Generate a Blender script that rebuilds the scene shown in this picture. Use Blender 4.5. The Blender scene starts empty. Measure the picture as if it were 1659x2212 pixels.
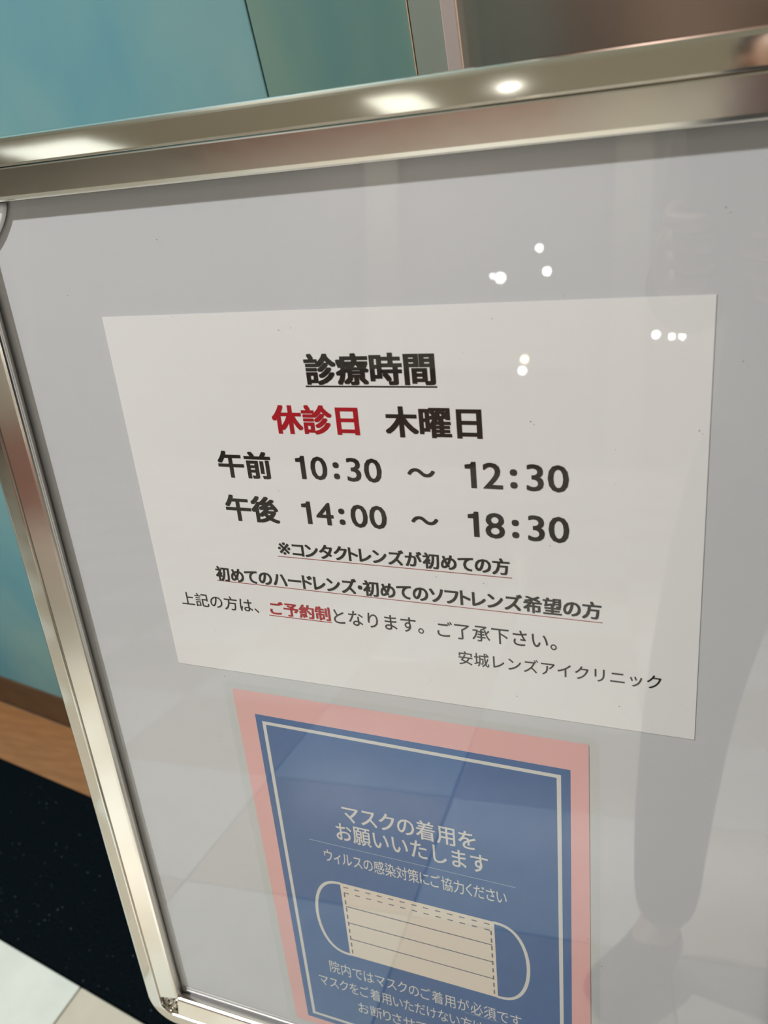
import bpy, bmesh, math, random
from mathutils import Vector, Matrix
random.seed(7)
S = bpy.context.scene
COL = S.collection
R = math.radians

# ---------------------------------------------------------------- camera
cam_d = bpy.data.cameras.new('camera')
cam = bpy.data.objects.new('camera', cam_d); COL.objects.link(cam)
CAM = Vector((0.3063856, -0.33133688, 1.15))
ax = Vector((0.92435792, 0.33419597, -0.18405296))
az = -Vector((-0.37720481, 0.7281107, -0.57233848)); az.normalize()
ay = az.cross(ax).normalized(); ax = ay.cross(az)
m = Matrix((ax, ay, az)).transposed().to_4x4(); m.translation = CAM
cam.matrix_world = m
cam_d.sensor_fit = 'VERTICAL'; cam_d.sensor_height = 36.0
cam_d.lens = 1829.4 / 2212 * 36.0
cam_d.clip_start = 0.01
cam_d.dof.use_dof = True; cam_d.dof.focus_distance = 0.47; cam_d.dof.aperture_fstop = 11.0
S.camera = cam

# ---------------------------------------------------------------- world, lights, exposure
w = bpy.data.worlds.new('mall_air'); S.world = w; w.use_nodes = True
w.node_tree.nodes['Background'].inputs[0].default_value = (0.86, 0.87, 0.90, 1)
w.node_tree.nodes['Background'].inputs[1].default_value = 0.04

def area(name, loc, target, size, power, col, sy=None):
    l = bpy.data.lights.new(name, 'AREA'); l.energy = power; l.color = col
    l.shape = 'RECTANGLE' if sy else 'DISK'; l.size = size
    if sy: l.size_y = sy
    o = bpy.data.objects.new(name, l); COL.objects.link(o); o.location = loc
    o.rotation_euler = (Vector(target) - Vector(loc)).to_track_quat('-Z', 'Y').to_euler()
    return o
area('ceiling_spot_light', (-1.42, -0.92, 3.44), (0.13, -0.08, 0.75), 0.10, 106, (0.99, 0.995, 1.0))
area('panel_or_fill_light', (-4.45, -4.6, 3.46), (-4.45, -4.6, 0), 0.9, 2.8, (0.95, 1.0, 0.92), 0.7)
area('panel_or_fill_light', (-1.70, -4.5, 3.46), (-1.70, -4.5, 0), 0.34, 0.9, (0.98, 1.0, 0.88), 0.5)
area('panel_or_fill_light', (-1.00, -4.4, 3.46), (-1.00, -4.4, 0), 0.10, 0.38, (1.0, 0.98, 0.90))
area('panel_or_fill_light', (2.4, -2.6, 3.46), (2.4, -2.6, 0), 1.0, 12, (1.0, 0.98, 0.95), 1.0)  # added fill for floor and right side, kept out of the rail reflections
area('panel_or_fill_light', (-1.4, -7.3, 3.46), (-1.4, -7.3, 0), 5.0, 112, (1.0, 0.99, 0.98), 0.8)  # added broad fill, brightens the far floor that the cover mirrors

l = bpy.data.lights.new('floor_fill_spot', 'SPOT'); l.energy = 280; l.spot_size = R(44); l.spot_blend = .5; l.shadow_soft_size = .08  # added spot, lifts the floor mirrored in the lower cover
o = bpy.data.objects.new('floor_fill_spot', l); COL.objects.link(o); o.location = (-.25, -2.1, 3.44)
S.view_settings.view_transform = 'Standard'; S.view_settings.look = 'None'
S.view_settings.gamma = 1.0; S.view_settings.exposure = -0.10
S.view_settings.use_curve_mapping = False
S.cycles.use_denoising = True
S.cycles.max_bounces = 10; S.cycles.transparent_max_bounces = 16
S.cycles.sample_clamp_indirect = 6.0
S.cycles.caustics_reflective = False; S.cycles.caustics_refractive = False

# ---------------------------------------------------------------- materials
def lin(c):
    return tuple(((v/255)/12.92 if v/255 <= .04045 else ((v/255+.055)/1.055)**2.4) for v in c) + (1,)
def mat(name, c, rough=.5, metal=0, spec=.5, c2=None, scale=20, detail=3, bump=0, bscale=60, stretch=None, lo=.35, hi=.65, coat=0):
    m = bpy.data.materials.new(name); m.use_nodes = True
    nt = m.node_tree; b = nt.nodes['Principled BSDF']
    b.inputs['Base Color'].default_value = lin(c); b.inputs['Roughness'].default_value = rough
    b.inputs['Metallic'].default_value = metal; b.inputs['Specular IOR Level'].default_value = spec
    b.inputs['Coat Weight'].default_value = coat; b.inputs['Coat Roughness'].default_value = .05
    tc = nt.nodes.new('ShaderNodeTexCoord'); mp = nt.nodes.new('ShaderNodeMapping')
    nt.links.new(tc.outputs['Object'], mp.inputs[0])
    if stretch: mp.inputs['Scale'].default_value = stretch
    if c2:
        n = nt.nodes.new('ShaderNodeTexNoise'); n.inputs['Scale'].default_value = scale; n.inputs['Detail'].default_value = detail
        r = nt.nodes.new('ShaderNodeValToRGB')
        r.color_ramp.elements[0].position = lo; r.color_ramp.elements[1].position = hi
        r.color_ramp.elements[0].color = lin(c); r.color_ramp.elements[1].color = lin(c2)
        nt.links.new(mp.outputs[0], n.inputs['Vector']); nt.links.new(n.outputs[0], r.inputs[0]); nt.links.new(r.outputs[0], b.inputs['Base Color'])
    if bump:
        n = nt.nodes.new('ShaderNodeTexNoise'); n.inputs['Scale'].default_value = bscale
        bp = nt.nodes.new('ShaderNodeBump'); bp.inputs['Strength'].default_value = bump; bp.inputs['Distance'].default_value = .002
        nt.links.new(mp.outputs[0], n.inputs['Vector']); nt.links.new(n.outputs[0], bp.inputs['Height']); nt.links.new(bp.outputs[0], b.inputs['Normal'])
    return m
def film(name, gain, rough=.02, tint=(1, 1, 1, 1), bump=0.0, bscale=6):
    """thin clear plastic: lets light through, mirrors a little, more at a slant"""
    m = bpy.data.materials.new(name); m.use_nodes = True; nt = m.node_tree; nt.nodes.clear()
    out = nt.nodes.new('ShaderNodeOutputMaterial'); mix = nt.nodes.new('ShaderNodeMixShader')
    tr = nt.nodes.new('ShaderNodeBsdfTransparent'); gl = nt.nodes.new('ShaderNodeBsdfGlossy')
    tr.inputs[0].default_value = tint; gl.inputs['Roughness'].default_value = rough
    fr = nt.nodes.new('ShaderNodeFresnel'); fr.inputs['IOR'].default_value = 1.5
    geo = nt.nodes.new('ShaderNodeNewGeometry')
    a = nt.nodes.new('ShaderNodeMath'); a.operation = 'MULTIPLY'; a.inputs[1].default_value = gain; a.use_clamp = True
    s = nt.nodes.new('ShaderNodeMath'); s.operation = 'SUBTRACT'; s.inputs[0].default_value = 1
    f = nt.nodes.new('ShaderNodeMath'); f.operation = 'MULTIPLY'
    L = nt.links.new
    L(fr.outputs[0], a.inputs[0]); L(geo.outputs['Backfacing'], s.inputs[1]); L(a.outputs[0], f.inputs[0]); L(s.outputs[0], f.inputs[1])
    L(f.outputs[0], mix.inputs[0]); L(tr.outputs[0], mix.inputs[1]); L(gl.outputs[0], mix.inputs[2]); L(mix.outputs[0], out.inputs[0])
    if bump:
        tc = nt.nodes.new('ShaderNodeTexCoord'); n = nt.nodes.new('ShaderNodeTexNoise'); n.inputs['Scale'].default_value = bscale; n.inputs['Detail'].default_value = 0
        bp = nt.nodes.new('ShaderNodeBump'); bp.inputs['Strength'].default_value = bump; bp.inputs['Distance'].default_value = .002
        L(tc.outputs['Object'], n.inputs['Vector']); L(n.outputs[0], bp.inputs['Height']); L(bp.outputs[0], gl.inputs['Normal'])
    return m
def glow(name, c, s):
    m = bpy.data.materials.new(name); m.use_nodes = True; nt = m.node_tree; nt.nodes.clear()
    o = nt.nodes.new('ShaderNodeOutputMaterial'); e = nt.nodes.new('ShaderNodeEmission')
    e.inputs[0].default_value = lin(c); e.inputs[1].default_value = s; nt.links.new(e.outputs[0], o.inputs[0]); return m

M = dict(
    chrome=mat('polished_aluminium', (230, 227, 221), .075, 1, bump=.02, bscale=30),
    satin=mat('satin_aluminium', (232, 229, 223), .13, 1, bump=.03, bscale=40),
    dark=mat('dark_joint', (52, 42, 36), .5),
    board=mat('white_backing_sheet', (212, 212, 215), .6, spec=.2, c2=(208, 209, 212), scale=4),
    paper=mat('copier_paper', (246, 244, 243), .7, spec=.15, c2=(244, 242, 241), scale=9),
    ink=mat('black_toner', (33, 29, 27), .6, spec=.2),
    red=mat('red_toner', (178, 12, 34), .6, spec=.2),
    redline=mat('red_line_toner', (165, 60, 62), .6, spec=.2),
    pink=mat('pink_paper', (246, 182, 184), .65, spec=.2, c2=(240, 182, 180), scale=6),
    blue=mat('blue_print', (18, 94, 166), .6, spec=.1, c2=(24, 92, 156), scale=5),
    bwhite=mat('white_on_blue', (226, 222, 220), .6, spec=.2),
    bthin=mat('pale_blue_line', (150, 180, 208), .6, spec=.2),
    cream=mat('mask_white', (243, 228, 215), .6, spec=.2),
    maskline=mat('mask_line', (92, 98, 120), .6, spec=.2),
    cover=film('clear_cover_film', 2.15, .015, bump=.10, bscale=5),
    lamin=film('laminating_film', .35, .08, tint=(.985, .992, .985, 1), bump=.15, bscale=14),
    plastic=mat('white_plastic', (240, 242, 248), .25),
    speck=mat('dust', (60, 55, 50), .9),
    teal=mat('teal_wall', (96, 148, 160), .55, spec=.25, c2=(126, 162, 160), scale=5, detail=4, stretch=(1, 1, .6), lo=.38, hi=.68, bump=.05),
    teal2=mat('green_teal_wall', (92, 130, 126), .5, spec=.25, c2=(112, 140, 128), scale=7, detail=4, stretch=(1.5, 1.5, .4), bump=.05),
    grey_trim=mat('grey_green_trim', (132, 140, 128), .5),
    pale_trim=mat('pale_trim', (178, 164, 158), .45),
    tan_trim=mat('tan_trim', (205, 172, 142), .4),
    brown_metal=mat('brown_metal', (176, 148, 135), .34, .85, c2=(166, 140, 127), scale=8),
    brown=mat('dark_brown_base', (96, 72, 50), .5, c2=(84, 62, 42), scale=15),
    wood=mat('oak_border', (158, 112, 70), .5, c2=(142, 98, 60), scale=14, detail=5, stretch=(1, 6, 1)),
    black=mat('black_floor_border', (3, 8, 12), .8, spec=.05, c2=(8, 18, 23), scale=220, detail=2, bump=.1, bscale=400),
    fleck=mat('grey_fleck', (96, 112, 120), .6),
    tile_w=mat('white_tile', (238, 238, 228), .14, c2=(228, 229, 219), scale=18, detail=6),
    tile_b=mat('beige_tile', (218, 208, 190), .14, c2=(210, 200, 182), scale=18, detail=6),
    grout=mat('grout', (150, 146, 136), .8),
    rose=mat('rose_brown_panel', (168, 118, 106), .6),
    skin=mat('skin', (205, 158, 132), .5), navy=mat('dark_cloth', (44, 46, 54), .85, spec=.2), top=mat('grey_rose_cloth', (120, 98, 96), .85, spec=.2), hair=mat('dark_hair', (30, 24, 22), .5), phone=mat('phone_black', (22, 22, 25), .2), shoe=mat('shoe_black', (24, 23, 24), .5),
    ceil=mat('ceiling_paint', (206, 199, 182), .8),
    shop=mat('shop_wall', (188, 181, 173), .6),
    lamp=glow('lamp_glow', (255, 252, 244), 45),
    lamp_warm=glow('warm_lamp_glow', (255, 238, 200), 30),
)

# ---------------------------------------------------------------- helpers
def tag(o, label=None, cat=None, group=None, kind=None):
    for k, v in (('label', label), ('category', cat), ('group', group), ('kind', kind)):
        if v: o[k] = v
    return o
def link(name, me, mt=None, parent=None):
    o = bpy.data.objects.new(name, me); COL.objects.link(o)
    if mt is not None and not me.materials: me.materials.append(mt)
    if parent is not None:
        o.parent = parent; o.matrix_parent_inverse = parent.matrix_world.inverted()
    return o
def meshobj(name, verts, faces, mt, parent=None, smooth=False, bevel=0, recalc=False):
    me = bpy.data.meshes.new(name); me.from_pydata([tuple(v) for v in verts], [], faces); me.update()
    if recalc:
        bm = bmesh.new(); bm.from_mesh(me); bmesh.ops.recalc_face_normals(bm, faces=bm.faces)
        if bevel: bmesh.ops.bevel(bm, geom=list(bm.edges), offset=bevel, segments=2, affect='EDGES', profile=.6)
        bm.to_mesh(me); bm.free()
    if smooth:
        for p in me.polygons: p.use_smooth = True
    return link(name, me, mt, parent)
def empty(name, loc):
    o = bpy.data.objects.new(name, None); COL.objects.link(o); o.location = loc; o.empty_display_size = .05
    o.matrix_world = Matrix.Translation(Vector(loc)); return o

# sign space: u right, v down, w out of the board (millimetres, origin = top left corner of the white notice)
LEAN = R(14); O = Vector((0, 0, 1.00633453))
VU = Vector((1, 0, 0)); VV = Vector((0, -math.sin(LEAN), -math.cos(LEAN))); VW = Vector((0, -math.cos(LEAN), math.sin(LEAN)))
def P(u, v, w): return O + VU*(u*.001) + VV*(v*.001) + VW*(w*.001)
def pbox(u0, v0, w0, u1, v1, w1):
    vs = [P(u, v, w) for u in (u0, u1) for v in (v0, v1) for w in (w0, w1)]
    fs = [(0, 1, 3, 2), (4, 6, 7, 5), (0, 4, 5, 1), (2, 3, 7, 6), (0, 2, 6, 4), (1, 5, 7, 3)]
    return vs, fs
def sheet(name, u0, v0, u1, v1, w0, w1, mt, parent=None, rot=0, bevel=0):
    c = ((u0+u1)/2, (v0+v1)/2); ca, sa = math.cos(R(rot)), math.sin(R(rot))
    def q(u, v): return (c[0]+(u-c[0])*ca-(v-c[1])*sa, c[1]+(u-c[0])*sa+(v-c[1])*ca)
    vs, fs = pbox(u0, v0, w0, u1, v1, w1)
    pts = []
    for u in (u0, u1):
        for v in (v0, v1):
            for ww in (w0, w1):
                a, b = q(u, v); pts.append(P(a, b, ww))
    return meshobj(name, pts, fs, mt, parent, recalc=True, bevel=bevel)

# ---------------------------------------------------------------- the setting
WA = Vector((-1.046, .435, 0)); WU = Vector((.98994949, -.14142136, 0)); WN = Vector((.14142136, .98994949, 0))
def Wp(s, d, z): return WA + WU*s + WN*d + Vector((0, 0, z))   # s along the wall, d into the wall, z up
def wbox(name, s0, s1, d0, d1, z0, z1, mt, parent=None, bevel=0):
    vs = [Wp(s, d, z) for s in (s0, s1) for d in (d0, d1) for z in (z0, z1)]
    fs = [(0, 1, 3, 2), (4, 6, 7, 5), (0, 4, 5, 1), (2, 3, 7, 6), (0, 2, 6, 4), (1, 5, 7, 3)]
    return meshobj(name, vs, fs, mt, parent, recalc=True, bevel=bevel)
def struct(o): o['kind'] = 'structure'; return o
wb = struct(wbox('wall_back', -4, 5, .012, .15, 0, 3.5, M['shop']))
wbox('wall_panel', -4, 1.0235, 0, .011, .092, 3.5, M['teal'], wb, .0012)
o = wbox('wall_panel', 1.0239, 1.151, .001, .011, .092, 3.5, M['teal2'], wb, .0012); o['label'] = 'greener teal wall panel'
struct(wbox('trim_1', 1.152, 1.1755, -.001, .012, 0, 3.5, M['grey_trim'], None, .001))
struct(wbox('trim_12', 1.1511, 1.1519, -.0015, .012, 0, 3.5, M['tan_trim'], None, .0002))
struct(wbox('trim_2', 1.176, 1.187, -.004, .012, 0, 3.5, M['pale_trim'], None, .001))
struct(wbox('trim_3', 1.1872, 1.1895, -.005, .012, 0, 3.5, M['tan_trim'], None, .0006))
vs, fs, n = [], [], 64
for z in (0, 3.5):
    for k in range(n): vs.append(Wp(1.481+.31*math.cos(2*math.pi*k/n), .10+.31*math.sin(2*math.pi*k/n), z))
fs = [(k, (k+1) % n, n+(k+1) % n, n+k) for k in range(n)] + [tuple(range(n)), tuple(range(2*n-1, n-1, -1))]
o = meshobj('column', vs, fs, M['brown_metal'], None, recalc=True)
for p in o.data.polygons: p.use_smooth = len(p.vertices) == 4
struct(o)
struct(wbox('baseboard_back', -4, 1.151, -.002, .0118, 0, .09, M['brown'], None, .001))
struct(wbox('trim_4', -4, 5, -.107, -.003, -.012, 0, M['wood'], None, .0008))
bb = struct(wbox('trim_5', -4, 5, -.3545, -.1075, -.012, 0, M['black']))
# light flecks in the black border
vs, fs = [], []
for i in range(260):
    s, d, r = random.uniform(.2, 1.0), random.uniform(-.35, -.112), random.uniform(.0003, .0009)
    n = len(vs)
    for k in range(5): vs.append(Wp(s+r*math.cos(k*1.2566), d+r*math.sin(k*1.2566), .0002))
    fs.append(tuple(range(n, n+5)))
o = meshobj('fleck', vs, fs, M['fleck'], bb); o['kind'] = 'stuff'
fl = struct(wbox('floor', -6, 7, -9, .15, -.05, -.0122, M['grout']))
TS, G = .45, .0022
tm = {}
for key in ('tile_w', 'tile_b'):
    bm = bmesh.new(); bmesh.ops.create_cube(bm, size=1)
    for v in bm.verts: v.co = Vector((v.co.x*(TS-G), v.co.y*(TS-G), v.co.z*.012))
    bmesh.ops.bevel(bm, geom=list(bm.edges), offset=.0012, segments=1, affect='EDGES')
    me = bpy.data.meshes.new('tile'); bm.to_mesh(me); bm.free(); me.materials.append(M[key]); tm[key] = me
ang = math.atan2(WU.y, WU.x); rest = []
for i in range(-13, 14):
    for j in range(19):
        s, d = .594 + (i+.5)*TS, -.3560 - (j+.5)*TS
        key = 'tile_w' if (i + j) % 2 else 'tile_b'
        if -6 <= i <= 5 and j < 9:
            c = Wp(s, d, -.0062)
            t = bpy.data.objects.new('tile', tm[key]); COL.objects.link(t); t.parent = fl
            t.matrix_world = Matrix.Translation(c) @ Matrix.Rotation(ang, 4, 'Z')
        else: rest.append((s, d, key))
for key in ('tile_w', 'tile_b'):
    vs, fs = [], []
    for s, d, k in rest:
        if k != key: continue
        h = (TS-G)/2; n = len(vs)
        for z in (-.0122, -.0002):
            vs += [Wp(s-h, d-h, z), Wp(s+h, d-h, z), Wp(s+h, d+h, z), Wp(s-h, d+h, z)]
        fs += [(n+4, n+5, n+6, n+7)] + [(n+a, n+(a+1) % 4, n+4+(a+1) % 4, n+4+a) for a in range(4)]
    o = meshobj('far_tiles', vs, fs, M[key], fl); o['kind'] = 'stuff'
struct(wbox('wall_left', -6.1, -6, -9, .15, 0, 3.5, M['shop']))
struct(wbox('wall_front', -6, 7, -9, -8.9, 0, 3.5, M['shop']))
struct(wbox('trim_6', -2.70, 1.00, -8.88, -8.58, 0, 1.0, M['rose'], None, .01))  # unseen shop counter, with its top, added for the rose rail reflection
struct(wbox('trim_11', -2.75, 1.05, -8.89, -8.54, 1.0, 1.04, M['ceil'], None, .006))
for k, s0 in enumerate((-5.6, -1.1, 1.4, 3.4)): struct(wbox('trim_%d' % (7+k), s0, s0+.35, -8.9, -8.7, 0, 3.5, M['ceil'], None, .004))
struct(wbox('ceiling', -6, 7, -9, .15, 3.5, 3.6, M['ceil']))

# ---------------------------------------------------------------- the poster stand
stand = empty('poster_stand', (.138, -.03, 0))
tag(stand, 'polished aluminium framed poster stand leaning back on the floor before the teal wall', 'sign')
UL, UR, VT, VB = -66, 341, -60, 519.4
def sweep_profile(prof, p0, p1, inward, name, mt):
    """prof: (e outward from the opening, w). straight rail from p0 to p1 (u,v), inward: outward unit (u,v)"""
    vs, n = [], len(prof)
    for p in (p0, p1):
        for e, ww in prof: vs.append(P(p[0]+inward[0]*e, p[1]+inward[1]*e, ww))
    fs = [(i, (i+1) % n, n+(i+1) % n, n+i) for i in range(n)] + [tuple(range(n-1, -1, -1)), tuple(range(n, 2*n))]
    return meshobj(name, vs, fs, mt, stand, recalc=True, bevel=0)
# inner rail: undercut lip, upright wall, face that rises a little outward
rail = [(.6, 1.5), (.35, 2.1), (.05, 3.2), (0, 4.2), (.12, 5.2), (.25, 5.3), (.3, 6.3), (.8, 7.2), (2.4, 7.75), (14.6, 10.3), (15.2, 10.1), (15.4, 9.4), (15.4, -6), (13, -6), (13, 1.5)]
for a, b, d in (((UL, VT-15.4), (UL, VB+.4), (-1, 0)), ((UR, VT-15.4), (UR, VB+.4), (1, 0)),
                ((UL, VT), (UR, VT), (0, -1)), ((UL-1, VB), (UR+1, VB), (0, 1))):
    sweep_profile(rail, a, b, d, 'frame_rail', M['satin'])
# outer tube: one rounded loop
def loop_path(off):
    """rounded rectangle at distance off from the opening"""
    pts = []; r = 24 - (29.6-off); r = max(r, .5)
    cs = ((UL-off+r, VT-off+r, 180), (UR+off-r, VT-off+r, 270), (UR+off-r, VB+off-r, 0), (UL-off+r, VB+off-r, 90))
    for cu, cv, a0 in cs:
        for k in range(13):
            a = R(a0 + 90*k/12); pts.append((cu+r*math.cos(a), cv+r*math.sin(a)))
    return pts
tube = [(15.7, -8), (15.7, 9.4), (15.85, 10.2), (16.2, 10.8), (16.9, 11.0), (21.5, 10.6), (26.4, 10.1), (27.4, 9.75), (28.3, 9.2), (28.9, 8.5), (29.3, 7.6), (29.55, 6.6), (29.6, 5.5), (29.6, -8), (27, -10), (18, -10)]
loops = [loop_path(e) for e, _ in tube]; N = len(loops[0]); K = len(tube)
vs = [P(loops[k][i][0], loops[k][i][1], tube[k][1]) for k in range(K) for i in range(N)]
fs = [(k*N+i, k*N+(i+1) % N, ((k+1) % K)*N+(i+1) % N, ((k+1) % K)*N+i) for k in range(K) for i in range(N)]
ot = meshobj('outer_frame', vs, fs, M['chrome'], stand, smooth=True, recalc=True)
ot.data.set_sharp_from_angle(angle=R(9))
# crumpled metal corner pieces between rails and tube
for su, sv in ((-1, 1), (1, 1)):
    u0 = UL if su < 0 else UR; n = 7; vs, fs = [], []
    for i in range(n):
        for j in range(n):
            a, b = i/(n-1), j/(n-1)
            ww = 5.5 + 3.5*a*b + 1.6*math.sin(5*a+2*b)*math.sin(4*b) - (3 if (i+j) % 3 == 0 and 0 < i < n-1 else 0)*.4
            vs.append(P(u0+su*(1.2+14.2*a), VB+.6+14.8*b, ww))
    for i in range(n-1):
        for j in range(n-1): fs.append((i*n+j, (i+1)*n+j, (i+1)*n+j+1, i*n+j+1))
    nn = len(vs)
    vs += [P(u0+su*(1.2+14.2*a), VB+.6+14.8*b, -4) for a in (0, 1) for b in (0, 1)]
    c = (0, n-1, (n-1)*n, n*n-1)
    fs += [(c[0], c[1], nn+1, nn), (c[2], c[3], nn+3, nn+2), (nn, nn+1, nn+3, nn+2)]
    meshobj('corner_piece', vs, fs, M['chrome'], stand, smooth=False, recalc=True)
    # end block of the rails
    vs2, fs2 = pbox(u0+su*.2, VB-.6, 2, u0+su*2.6, VB+2.0, 7.0)
    meshobj('corner_joint', vs2, fs2, M['dark'], stand, recalc=True, bevel=.0006)
sheet('backing_board', UL-7.5, VT-7.5, UR+7.5, VB+7.5, -5, 0, M['board'], stand)
sheet('back_panel', UL-15, VT-15, UR+15, VB+15, -9, -5.2, M['satin'], stand)
# clear cover, held under the lips
me_c = sheet('cover_sheet', UL-7, VT-7, UR+7, VB+7, 1.0, 1.4, M['cover'], stand)
# curled top left corner of the cover; its bright reflection painted as white
vs, fs = [], []
for i in range(9):
    for j in range(9):
        a, b = i/8, j/8
        vs.append(P(-65.3+(22.3-19*b**1.6)*a, -59.5+22*b, 1.6+2.2*math.sin(math.pi*(.25+.7*b))*math.cos(a*math.pi/2)**.6 + .25*math.sin(a*9)))
for i in range(8):
    for j in range(8): fs.append((i*9+j, (i+1)*9+j, (i+1)*9+j+1, i*9+j+1))
o = meshobj('cover_corner', vs, fs, M['plastic'], stand, smooth=True)
o['label'] = 'curled bright corner of the cover sheet'
md = o.modifiers.new('s', 'SOLIDIFY'); md.thickness = .0003
# legs
def tube_between(name, a, b, r, mt, parent, seg=14):
    a, b = Vector(a), Vector(b); d = (b-a).normalized(); q = d.to_track_quat('Z', 'Y'); vs, fs = [], []
    for p in (a, b):
        for k in range(seg): vs.append(p + q @ Vector((r*math.cos(2*math.pi*k/seg), r*math.sin(2*math.pi*k/seg), 0)))
    fs = [(k, (k+1) % seg, seg+(k+1) % seg, seg+k) for k in range(seg)] + [tuple(range(seg-1, -1, -1)), tuple(range(seg, 2*seg))]
    return meshobj(name, vs, fs, mt, parent, recalc=True, bevel=.001)
for u in (-30, 306):
    a = P(u, 540, -1); kz = a.z/(-VV.z); b = a + VV*(kz-.012)
    lg = tube_between('leg', P(u, 537, -1), b, .010, M['chrome'], stand)
    tube_between('foot', b - VV*.004, b + VV*.0095, .012, M['dark'], lg)
    rt = P(u, -40, -18); rb = Vector((rt.x, .215, .013))
    lg = tube_between('leg', rt, rb, .009, M['chrome'], stand)
    tube_between('foot', rb + (rt-rb).normalized()*.004, rb - (rt-rb).normalized()*.0105, .011, M['dark'], lg)
    vs, fs = pbox(u-12, -55, -26, u+12, -25, -9.2); meshobj('hinge', vs, fs, M['satin'], stand, recalc=True, bevel=.001)
tube_between('crossbar', Vector((-.03, .176, .22)), Vector((.306, .176, .22)), .007, M['chrome'], stand)

# dust on the cover
vs, fs = [], []
SP = [(103.5, 9), (207.8, 6.5), (223, 52), (259.5, 80), (259.5, 64), (308, 26), (-18, -12), (-2, 35), (44, -36), (197, 135), (230, 112), (165, 196), (178, 300), (290, 190), (-30, 160), (20, 260), (262, 196), (110, 8)]
SP += [(random.uniform(-55, 320), random.uniform(-45, 500)) for _ in range(26)]
for u, v in SP:
    r = random.uniform(.16, .36); n = len(vs); a = random.uniform(0, 3)
    for k in range(6): vs.append(P(u+r*math.cos(a+k*1.047)*random.uniform(.6, 1.3), v+r*math.sin(a+k*1.047)*random.uniform(.5, 1.1), 1.44))
    fs.append(tuple(range(n, n+6)))
o = meshobj('dust_speck', vs, fs, M['speck'], stand); o['kind'] = 'stuff'

# ---------------------------------------------------------------- lettering
_g = {}
def glyph(ch):
    key = ch
    if key in _g: return _g[key]
    if ch == '1':
        _g[key] = ([(.23, 0), (.335, 0), (.335, .70), (.262, .70), (.235, .64), (.10, .615), (.10, .525), (.23, .525)], [tuple(range(8))]); return _g[key]
    if ch == ':':
        vs, fs = [], []
        for cy in (.12, .46):
            n = len(vs)
            for k in range(20): vs.append((.22+.070*math.cos(k*math.pi/10), cy+.080*math.sin(k*math.pi/10)))
            fs.append(tuple(range(n, n+20)))
        _g[key] = (vs, fs); return _g[key]
    cu = bpy.data.curves.new('g', 'FONT'); cu.body = ch; cu.resolution_u = 3
    ob = bpy.data.objects.new('g', cu); COL.objects.link(ob)
    dg = bpy.context.evaluated_depsgraph_get(); ev = ob.evaluated_get(dg); me = ev.to_mesh()
    _g[key] = ([(v.co.x, v.co.y) for v in me.vertices], [tuple(p.vertices) for p in me.polygons])
    ev.to_mesh_clear(); bpy.data.objects.remove(ob); bpy.data.curves.remove(cu)
    return _g[key]
def text(name, s, box, wt, mt, parent, w=.42, prop=False, rot=None, bold=0, sp=0):
    """box = (u0, u1, vtop, vbot) of the printed run; bold = extra stroke in em"""
    V, F, x = [], [], 0
    shifts = [(0, 0)] if bold < .003 else [(bold*i, bold*.62*j) for i in (-1, 0, 1) for j in (-1, 0, 1)]
    if 0 < bold < .010: shifts = [(bold, 0), (-bold, 0), (0, bold), (0, -bold)]
    for ch in s:
        gv, gf = glyph(ch)
        if not gv: x += .5; continue
        x0, x1 = min(a for a, _ in gv), max(a for a, _ in gv); k = 1; dy = 0
        if ch in '0123456789': p = .515; off = p/2-(x0+x1)/2
        elif ch == ':': p = .45; off = p/2-(x0+x1)/2
        elif ch == '※': k = 1.45; p = .95; off = p/2-(x0+x1)/2*k; dy = -.10
        elif prop and '\u3040' <= ch <= '\u30ff': p = (x1-x0)+.13; off = .065-x0
        else: p = 1; off = 0
        for i, (sx, sy) in enumerate(shifts):
            if ch == '※': sx, sy = sx*.3, sy*.3
            n = len(V); V += [(x+off+a*k+sx, b*k+sy+dy, i) for a, b in gv]; F += [tuple(i2+n for i2 in f) for f in gf]
        x += p + sp
    x0, x1 = min(a[0] for a in V), max(a[0] for a in V); y0, y1 = min(b[1] for b in V), max(b[1] for b in V)
    pts = []
    for a, b, i in V:
        u = box[0] + (a-x0)/(x1-x0)*(box[1]-box[0]); v = box[3] - (b-y0)/(y1-y0)*(box[3]-box[2])
        if rot: u, v = rot(u, v)
        pts.append(P(u, v, w + .004*i))
    return meshobj(name, pts, F, mt, parent)
def rule(name, u0, v0, u1, v1, th, mt, parent, w=.42, rot=None):
    d = Vector((u1-u0, v1-v0)).normalized(); n = Vector((-d.y, d.x))*th/2
    q = [(u0+n.x, v0+n.y), (u1+n.x, v1+n.y), (u1-n.x, v1-n.y), (u0-n.x, v0-n.y)]
    if rot: q = [rot(*a) for a in q]
    return meshobj(name, [P(a, b, w) for a, b in q], [(3, 2, 1, 0)], mt, parent)

notice = sheet('paper_notice', 0, 0, 297, 210, .10, .32, M['paper'])
tag(notice, 'white landscape sheet of black and red clinic hours in upper part of the frame', 'notice')
K, RD = M['ink'], M['red']
def ln(s, b, mt=K, bold=.022, **k): return text('lettering', s, b, 0, mt, notice, bold=bold, **k)
ln('診療時間', (113.8, 180.0, 20.6, 35.9), bold=.039)
rule('underline', 113.3, 36.5, 180.4, 36.7, .75, K, notice)
o = ln('休診日', (91.8, 139.3, 45.8, 60.9), RD, .037); o['label'] = 'red lettering'
ln('木曜日', (152.9, 200.4, 46.0, 61.2), bold=.037)
ln('午前', (55.0, 87.0, 71.0, 86.0), bold=.034)
ln('10:30', (101.5, 148.5, 72.3, 85.0), bold=.014)
ln('～', (161.9, 176.0, 76.5, 81.0), bold=.02)
ln('12:30', (190.9, 239.2, 72.2, 85.5), bold=.014)
ln('午後', (54.8, 87.2, 95.8, 111.0), bold=.034)
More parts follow.
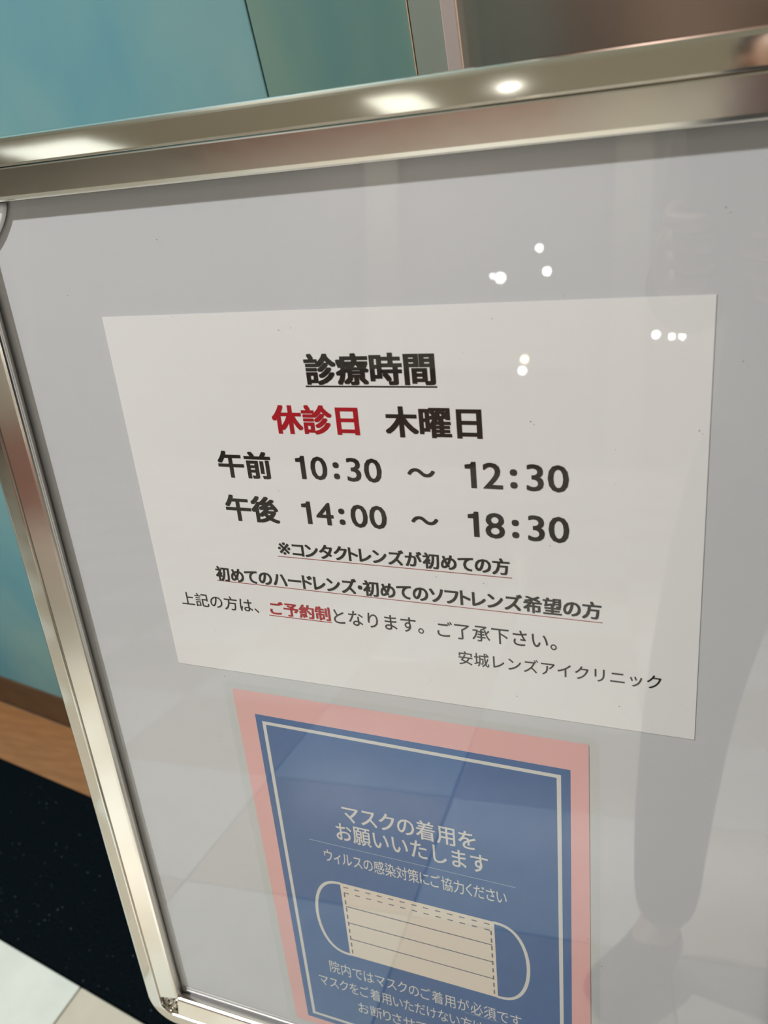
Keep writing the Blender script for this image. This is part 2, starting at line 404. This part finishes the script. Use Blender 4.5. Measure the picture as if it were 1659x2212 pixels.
ln('14:00', (101.2, 148.6, 97.2, 110.0), bold=.014)
ln('～', (161.7, 175.8, 101.5, 106.0), bold=.02)
ln('18:30', (190.8, 239.0, 97.3, 110.7), bold=.014)
ln('※コンタクトレンズが初めての方', (83.3, 210.3, 121.0, 130.0), bold=.032, prop=True)
rule('underline', 82.4, 130.4, 211.2, 131.2, .38, M['redline'], notice)
ln('初めてのハードレンズ・初めてのソフトレンズ希望の方', (40.0, 253.4, 139.9, 149.4), bold=.031, prop=True)
rule('underline', 40.0, 149.2, 254.0, 150.8, .38, M['redline'], notice)
ln('上記の方は、', (12.4, 64.4, 158.9, 167.9), bold=.008)
o = ln('ご予約制', (71.8, 109.3, 158.9, 167.6), RD, .032); o['label'] = 'red lettering'
o = rule('underline', 70.6, 168.2, 109.6, 168.3, .45, RD, notice)
ln('となります。', (111.2, 163.0, 159.4, 168.6), bold=.008)
ln('ご了承下さい。', (170.4, 232.0, 159.6, 169.2), bold=.008)
ln('安城レンズアイクリニック', (180.9, 281.2, 176.0, 184.3), bold=.008)

# mask poster: blue print on pink paper, laminated
mp = empty('mask_poster', P(141, 371, .1))
tag(mp, 'laminated blue poster on pink paper asking visitors to wear masks, below the white notice', 'poster')
pts = []
def rounded(u0, v0, u1, v1, r, w0, w1):
    ring = []
    for cu, cv, a0 in ((u0+r, v0+r, 180), (u1-r, v0+r, 270), (u1-r, v1-r, 0), (u0+r, v1-r, 90)):
        for k in range(7): ring.append((cu+r*math.cos(R(a0+15*k)), cv+r*math.sin(R(a0+15*k))))
    n = len(ring)
    vs = [P(a, b, w0) for a, b in ring] + [P(a, b, w1) for a, b in ring]
    return vs, [tuple(range(n)), tuple(range(2*n-1, n-1, -1))] + [(i, (i+1) % n, n+(i+1) % n, n+i) for i in range(n)]
sheet('pink_sheet', 35.6, 222.9, 247.0, 508, .20, .34, M['pink'], mp)
sheet('blue_sheet', 47.3, 239.9, 236.3, 502.4, .35, .42, M['blue'], mp, rot=.55)
vs, fs = rounded(29.6, 217.6, 252.4, 509.5, 6, .62, .80)
meshobj('laminating_pouch', vs, fs, M['lamin'], mp, recalc=True)
CC = (141.8, 371.1); ca, sa = math.cos(R(.55)), math.sin(R(.55))
def rt(u, v): return (CC[0]+(u-CC[0])*ca-(v-CC[1])*sa, CC[1]+(u-CC[0])*sa+(v-CC[1])*ca)
W_ = M['bwhite']
def border(u0, v0, u1, v1, th):
    q = [(u0, v0), (u1, v0), (u1, v1), (u0, v1), (u0+th, v0+th), (u1-th, v0+th), (u1-th, v1-th), (u0+th, v1-th)]
    return meshobj('border_line', [P(*rt(a, b), .47) for a, b in q], [(4+i, 4+(i+1) % 4, (i+1) % 4, i) for i in range(4)], W_, mp)
border(51.6, 244.2, 231.4, 498.2, 2.3)
def lb(s, b, bold=.008, mt=W_, **k): return text('lettering', s, b, 0, mt, mp, w=.47, rot=rt, bold=bold, **k)
lb('マスクの着用を', (97.8, 182.2, 295.8, 310.3), .012, prop=True)
lb('お願いいたします', (91.8, 188.8, 312.0, 326.2), .012)
rule('thin_line', 71.5, 331.1, 204.6, 331.1, .42, M['bthin'], mp, .47, rt)
lb('ウィルスの感染対策にご協力ください', (80.8, 199.0, 335.9, 346.6), .004, prop=True)
lb('院内ではマスクのご着用が必須です', (71.8, 205.0, 437.6, 449.0), 0, prop=True)
rule('thin_line', 167.6, 449.6, 189.6, 449.6, .35, M['bthin'], mp, .47, rt)
lb('マスクをご着用いただけない方は', (61.8, 180.0, 453.9, 464.9), 0, prop=True)
lb('お断りさせていただきます', (89.6, 192.0, 471.0, 482.0), 0, prop=True)
# the drawn mask
q = [(89.2, 362.6), (190.6, 362.6), (190.6, 427.0), (89.2, 427.0)]
meshobj('mask_drawing', [P(*rt(a, b), .47) for a, b in q], [(3, 2, 1, 0)], M['cream'], mp)
def stroke(pts, th, name='ear_loop', mt=W_, w=.48):
    vs, fs = [], []
    for i, p in enumerate(pts):
        a = Vector(pts[max(i-1, 0)]); b = Vector(pts[min(i+1, len(pts)-1)]); d = (b-a).normalized(); n = Vector((-d.y, d.x))*th/2
        vs += [P(*rt(p[0]+n.x, p[1]+n.y), w), P(*rt(p[0]-n.x, p[1]-n.y), w)]
    for i in range(len(pts)-1): fs.append((2*i, 2*i+1, 2*i+3, 2*i+2))
    return meshobj(name, vs, fs, mt, mp)
def arc(x0, y0, y1, bul, n=28):
    out = []
    for k in range(n+1):
        t = math.pi*k/n
        out.append((x0 + bul*math.sin(t)**.75, (y0+y1)/2 - (y1-y0)/2*math.cos(t)))
    return out
stroke(arc(89.6, 363.2, 426.4, -20.6), 2.1)
stroke(arc(190.2, 363.2, 426.4, 20.4), 2.1)
ML = M['maskline']
for v in (382.3, 396.7, 411.3): rule('pleat_line', 91.2, v, 188.6, v, .8, ML, mp, .50, rt)
vs, fs = [], []
def dash(u0, v0, u1, v1, th):
    if abs(u1-u0) > abs(v1-v0): a = [(u0, v0-th/2), (u1, v0-th/2), (u1, v0+th/2), (u0, v0+th/2)]
    else: a = [(u0-th/2, v0), (u0+th/2, v0), (u0+th/2, v1), (u0-th/2, v1)]
    n = len(vs); vs.extend(P(*rt(*p), .50) for p in a); fs.append((n+3, n+2, n+1, n))
for v in (365.6, 370.4):
    for k in range(13): dash(91.2+k*7.75, v, 94.7+k*7.75, v, .85)
for u in (91.4, 188.4):
    for k in range(9): dash(u, 370.6+k*6.3, u, 374.2+k*6.3, .95)
meshobj('stitch_marks', vs, fs, ML, mp)

# ---------------------------------------------------------------- lamps mirrored in the cover
def lamp_at(p, r, d, warm=False):
    """round spotlight: housing and glowing lens, facing direction d"""
    t = empty('spotlight', p); d = Vector(d).normalized(); p = Vector(p)
    tube_between('housing', p - d*.05, p - d*.002, r*1.25, M['ceil'], t, 20)
    tube_between('lens', p - d*.0018, p + d*.004, r, M['lamp_warm' if warm else 'lamp'], t, 20)
    return t
LL = ['largest white fleck above the notice', 'tiny fleck touching the largest one above the notice', 'right-hand fleck above the notice', 'topmost fleck above the notice',
      'left fleck inside the top right corner of the notice', 'right fleck inside the top right corner of the notice',
      'left fleck of the lower row near the top right corner', 'middle fleck of the lower row near the top right corner', 'right fleck of the lower row near the top right corner',
      'yellow fleck right of the black heading', 'white fleck just below the yellow one']
i = 0
for x, z, r, wm in ((-1.91, 1.88, .045, 0), (-1.99, 1.90, .02, 0), (-1.45, 1.92, .035, 0), (-1.53, 2.14, .03, 0), (-.42, 1.58, .028, 0), (-.30, 1.60, .035, 0),
                    (-.41, 1.30, .03, 0), (-.27, 1.28, .025, 0), (-.18, 1.28, .025, 0), (-1.65, 1.09, .035, 1), (-1.67, .98, .035, 0)):
    tag(lamp_at((x, -8.0, z), r, (0, 1, 0), wm), 'far lamp mirrored as the ' + LL[i], 'lamp', 'far lamps mirrored in the cover'); i += 1
for x, y, lb_ in ((-3.36, -7.6, 'round ceiling downlight mirrored as a glint above the mask poster wording'), (-1.22, -7.47, 'round ceiling downlight mirrored as a glint by the right border of the mask poster'), (.54, -7.2, 'round ceiling downlight mirrored right of the mask poster')):
    tag(lamp_at((x, y, 3.493), .05, (0, 0, -1)), lb_, 'lamp', 'ceiling downlights mirrored on the poster')

# ---------------------------------------------------------------- the person taking the picture (mirrored in the cover and the rails)
def grow(name, chains, mt, parent, sub=2, close=1):
    """chains: lists of (x,y,z,r); shared first points join. one skinned surface"""
    vs, es, rs, idx = [], [], [], {}
    for ch in chains:
        prev = None
        for x, y, z, r in ch:
            k = (round(x, 4), round(y, 4), round(z, 4))
            if k not in idx: idx[k] = len(vs); vs.append((x, y, z)); rs.append(r)
            if prev is not None: es.append((prev, idx[k]))
            prev = idx[k]
    me = bpy.data.meshes.new(name); me.from_pydata(vs, es, []); o = bpy.data.objects.new(name, me); COL.objects.link(o)
    sk = o.modifiers.new('skin', 'SKIN'); sk.use_smooth_shade = True
    for i, r in enumerate(rs):
        sv = me.skin_vertices[0].data[i]; sv.radius = r if isinstance(r, tuple) else (r, r)
    me.skin_vertices[0].data[0].use_root = True
    ss = o.modifiers.new('sub', 'SUBSURF'); ss.levels = ss.render_levels = sub
    dg = bpy.context.evaluated_depsgraph_get(); me2 = bpy.data.meshes.new_from_object(o.evaluated_get(dg))
    bpy.data.objects.remove(o)
    for p in me2.polygons: p.use_smooth = True
    me2.materials.clear(); me2.materials.append(mt)
    return link(name, me2, None, parent)
PX, PY = .43, -.98
per = empty('person', (PX, PY, 0))
tag(per, 'person in dark trousers holding up a phone, seen only mirrored in the cover and rails', 'person')
CM = cam.matrix_world.copy()
LH, RH = CM @ Vector((-.098, -.165, .060)), CM @ Vector((.066, -.165, .060))     # wrists
pel = (PX, PY, .88, (.14, .10))
def arm(sx, wr):
    sh = Vector((PX+sx*.17, PY, 1.33)); el = Vector((PX+sx*.18, PY+.20, 1.06))
    return sh, el
chains = [[pel, (PX, PY, 1.02, (.125, .09)), (PX, PY, 1.2, (.14, .10)), (PX, PY, 1.34, (.10, .08)), (PX-.012, PY+.01, 1.43, .05), (PX-.035, PY+.03, 1.50, .055), (PX-.055, PY+.045, 1.58, (.075, .09)), (PX-.055, PY+.04, 1.655, (.06, .075))]]
for sx in (-1, 1):
    chains.append([pel, (PX+sx*.11, PY, .80, .085), (PX+sx*.165, PY+.02, .47, .055), (PX+sx*.18, PY, .27, .05), (PX+sx*.185, PY-.01, .09, .035), (PX+sx*.215, PY+.06, .045, .032), (PX+sx*.245, PY+.13, .035, .028)])
for sx, wr in ((-1, LH), (1, RH)):
    sh, el = arm(sx, wr)
    c = [(PX, PY, 1.34, 0), (sh.x, sh.y, sh.z, .055), (el.x, el.y, el.z, .04), (wr.x, wr.y, wr.z, (.026, .022))]
    def L(x, y, z, r):
        q = CM @ Vector(((-.017 + sx*x), y, z)); return (q.x, q.y, q.z, r)
    palm = L(.060, -.112, .034, (.016, .030)); c.append(palm); chains.append(c)
    for f in range(4):
        y = -.080 - .019*f; e = (.0, .004, .002, -.006)[f]
        chains.append([palm, L(.056, y, .024, .0085), L(.053, y, .002, .0085), L(.034-e, y+.003, -.0065, .008), L(.014-e, y+.006, -.0065, .007)])
    chains.append([palm, L(.052, -.098, .036, .012), L(.034, -.080, .030, .010), L(.016, -.066, .025, .008)])
body = grow('body', chains, M['skin'], per)
# clothes a little outside the body
tr = [[pel[:3]+((.15, .115),), (PX, PY, 1.0, (.13, .10))]]
for sx in (-1, 1): tr.append([pel[:3]+((.15, .115),), (PX+sx*.11, PY, .80, .098), (PX+sx*.165, PY+.02, .47, .072), (PX+sx*.18, PY, .27, .064), (PX+sx*.185, PY-.01, .075, .052)])
grow('trousers', tr, M['navy'], per)
jk = [[(PX, PY, .79, (.165, .12)), (PX, PY, .86, (.178, .135)), (PX, PY, 1.02, (.152, .12)), (PX, PY, 1.2, (.165, .125)), (PX, PY, 1.35, (.13, .105)), (PX-.004, PY+.005, 1.415, .075)]]
for sx, wr in ((-1, LH), (1, RH)):
    sh, el = arm(sx, wr); q = el.lerp(wr, .85)
    jk.append([(PX, PY, 1.35, 0), (sh.x, sh.y, sh.z, .068), (el.x, el.y, el.z, .053), (q.x, q.y, q.z, .038)])
grow('jacket', jk, M['top'], per)
hx = PX-.055
bm = bmesh.new(); bmesh.ops.create_uvsphere(bm, u_segments=32, v_segments=24, radius=1)
for v in bm.verts: v.co = Vector((hx+.094*v.co.x, PY+.020+.108*v.co.y, 1.612+.118*v.co.z))
bmesh.ops.delete(bm, geom=[v for v in bm.verts if v.co.z < 1.50 or (v.co.y > PY+.055 and v.co.z < 1.665) or (v.co.y > PY+.03 and v.co.z < 1.60)], context='VERTS')
me = bpy.data.meshes.new('hair'); bm.to_mesh(me); bm.free()
for p in me.polygons: p.use_smooth = True
hr = link('hair', me, M['hair'], per); md = hr.modifiers.new('s', 'SOLIDIFY'); md.thickness = .012
fx, fy = PX-.055, PY+.125
for sx in (-1, 1):
    bm = bmesh.new(); bmesh.ops.create_uvsphere(bm, u_segments=12, v_segments=8, radius=.011)
    bmesh.ops.translate(bm, vec=(fx+sx*.03, fy-.007, 1.59), verts=bm.verts); me = bpy.data.meshes.new('eye'); bm.to_mesh(me); bm.free(); ey = link('eye', me, M['plastic'], per)
    bm = bmesh.new(); bmesh.ops.create_uvsphere(bm, u_segments=10, v_segments=6, radius=.0055)
    bmesh.ops.translate(bm, vec=(fx+sx*.03, fy-.0005, 1.589), verts=bm.verts); me = bpy.data.meshes.new('iris'); bm.to_mesh(me); bm.free(); link('iris', me, M['hair'], ey)
    grow('ear', [[(PX-.055+sx*.076, PY+.03, 1.60, (.008, .018)), (PX-.055+sx*.08, PY+.035, 1.57, (.007, .014))]], M['skin'], per, 1)
    grow('shoe', [[(PX+sx*.185, PY-.045, .045, (.042, .043)), (PX+sx*.205, PY+.045, .045, (.048, .043)), (PX+sx*.255, PY+.13, .036, (.045, .033)), (PX+sx*.27, PY+.16, .03, (.03, .024))]], M['shoe'], per)
grow('nose', [[(fx, fy-.012, 1.585, (.008, .008)), (fx, fy+.008, 1.55, (.013, .012))]], M['skin'], per, 1)
grow('mouth', [[(fx-.02, fy-.012, 1.515, (.006, .006)), (fx, fy-.004, 1.513, (.009, .007)), (fx+.02, fy-.012, 1.515, (.006, .006))]], M['rose'], per, 1)

# the phone in the hands, just behind the lens
ph = empty('phone', CAM); ph.matrix_world = cam.matrix_world
tag(ph, 'black phone held up in both hands, mirrored at the right of the rail', 'phone')
def cbox(name, x0, x1, y0, y1, z0, z1, mt, bev):
    vs = [ph.matrix_world @ Vector((x, y, z)) for x in (x0, x1) for y in (y0, y1) for z in (z0, z1)]
    fs = [(0, 1, 3, 2), (4, 6, 7, 5), (0, 4, 5, 1), (2, 3, 7, 6), (0, 2, 6, 4), (1, 5, 7, 3)]
    return meshobj(name, vs, fs, mt, ph, recalc=True, bevel=bev)
cbox('phone_body', -.055, .021, -.138, .022, .006, .0145, M['phone'], .0035)
cbox('camera_bump', -.016, .016, -.014, .016, .004, .0062, M['phone'], .0008)
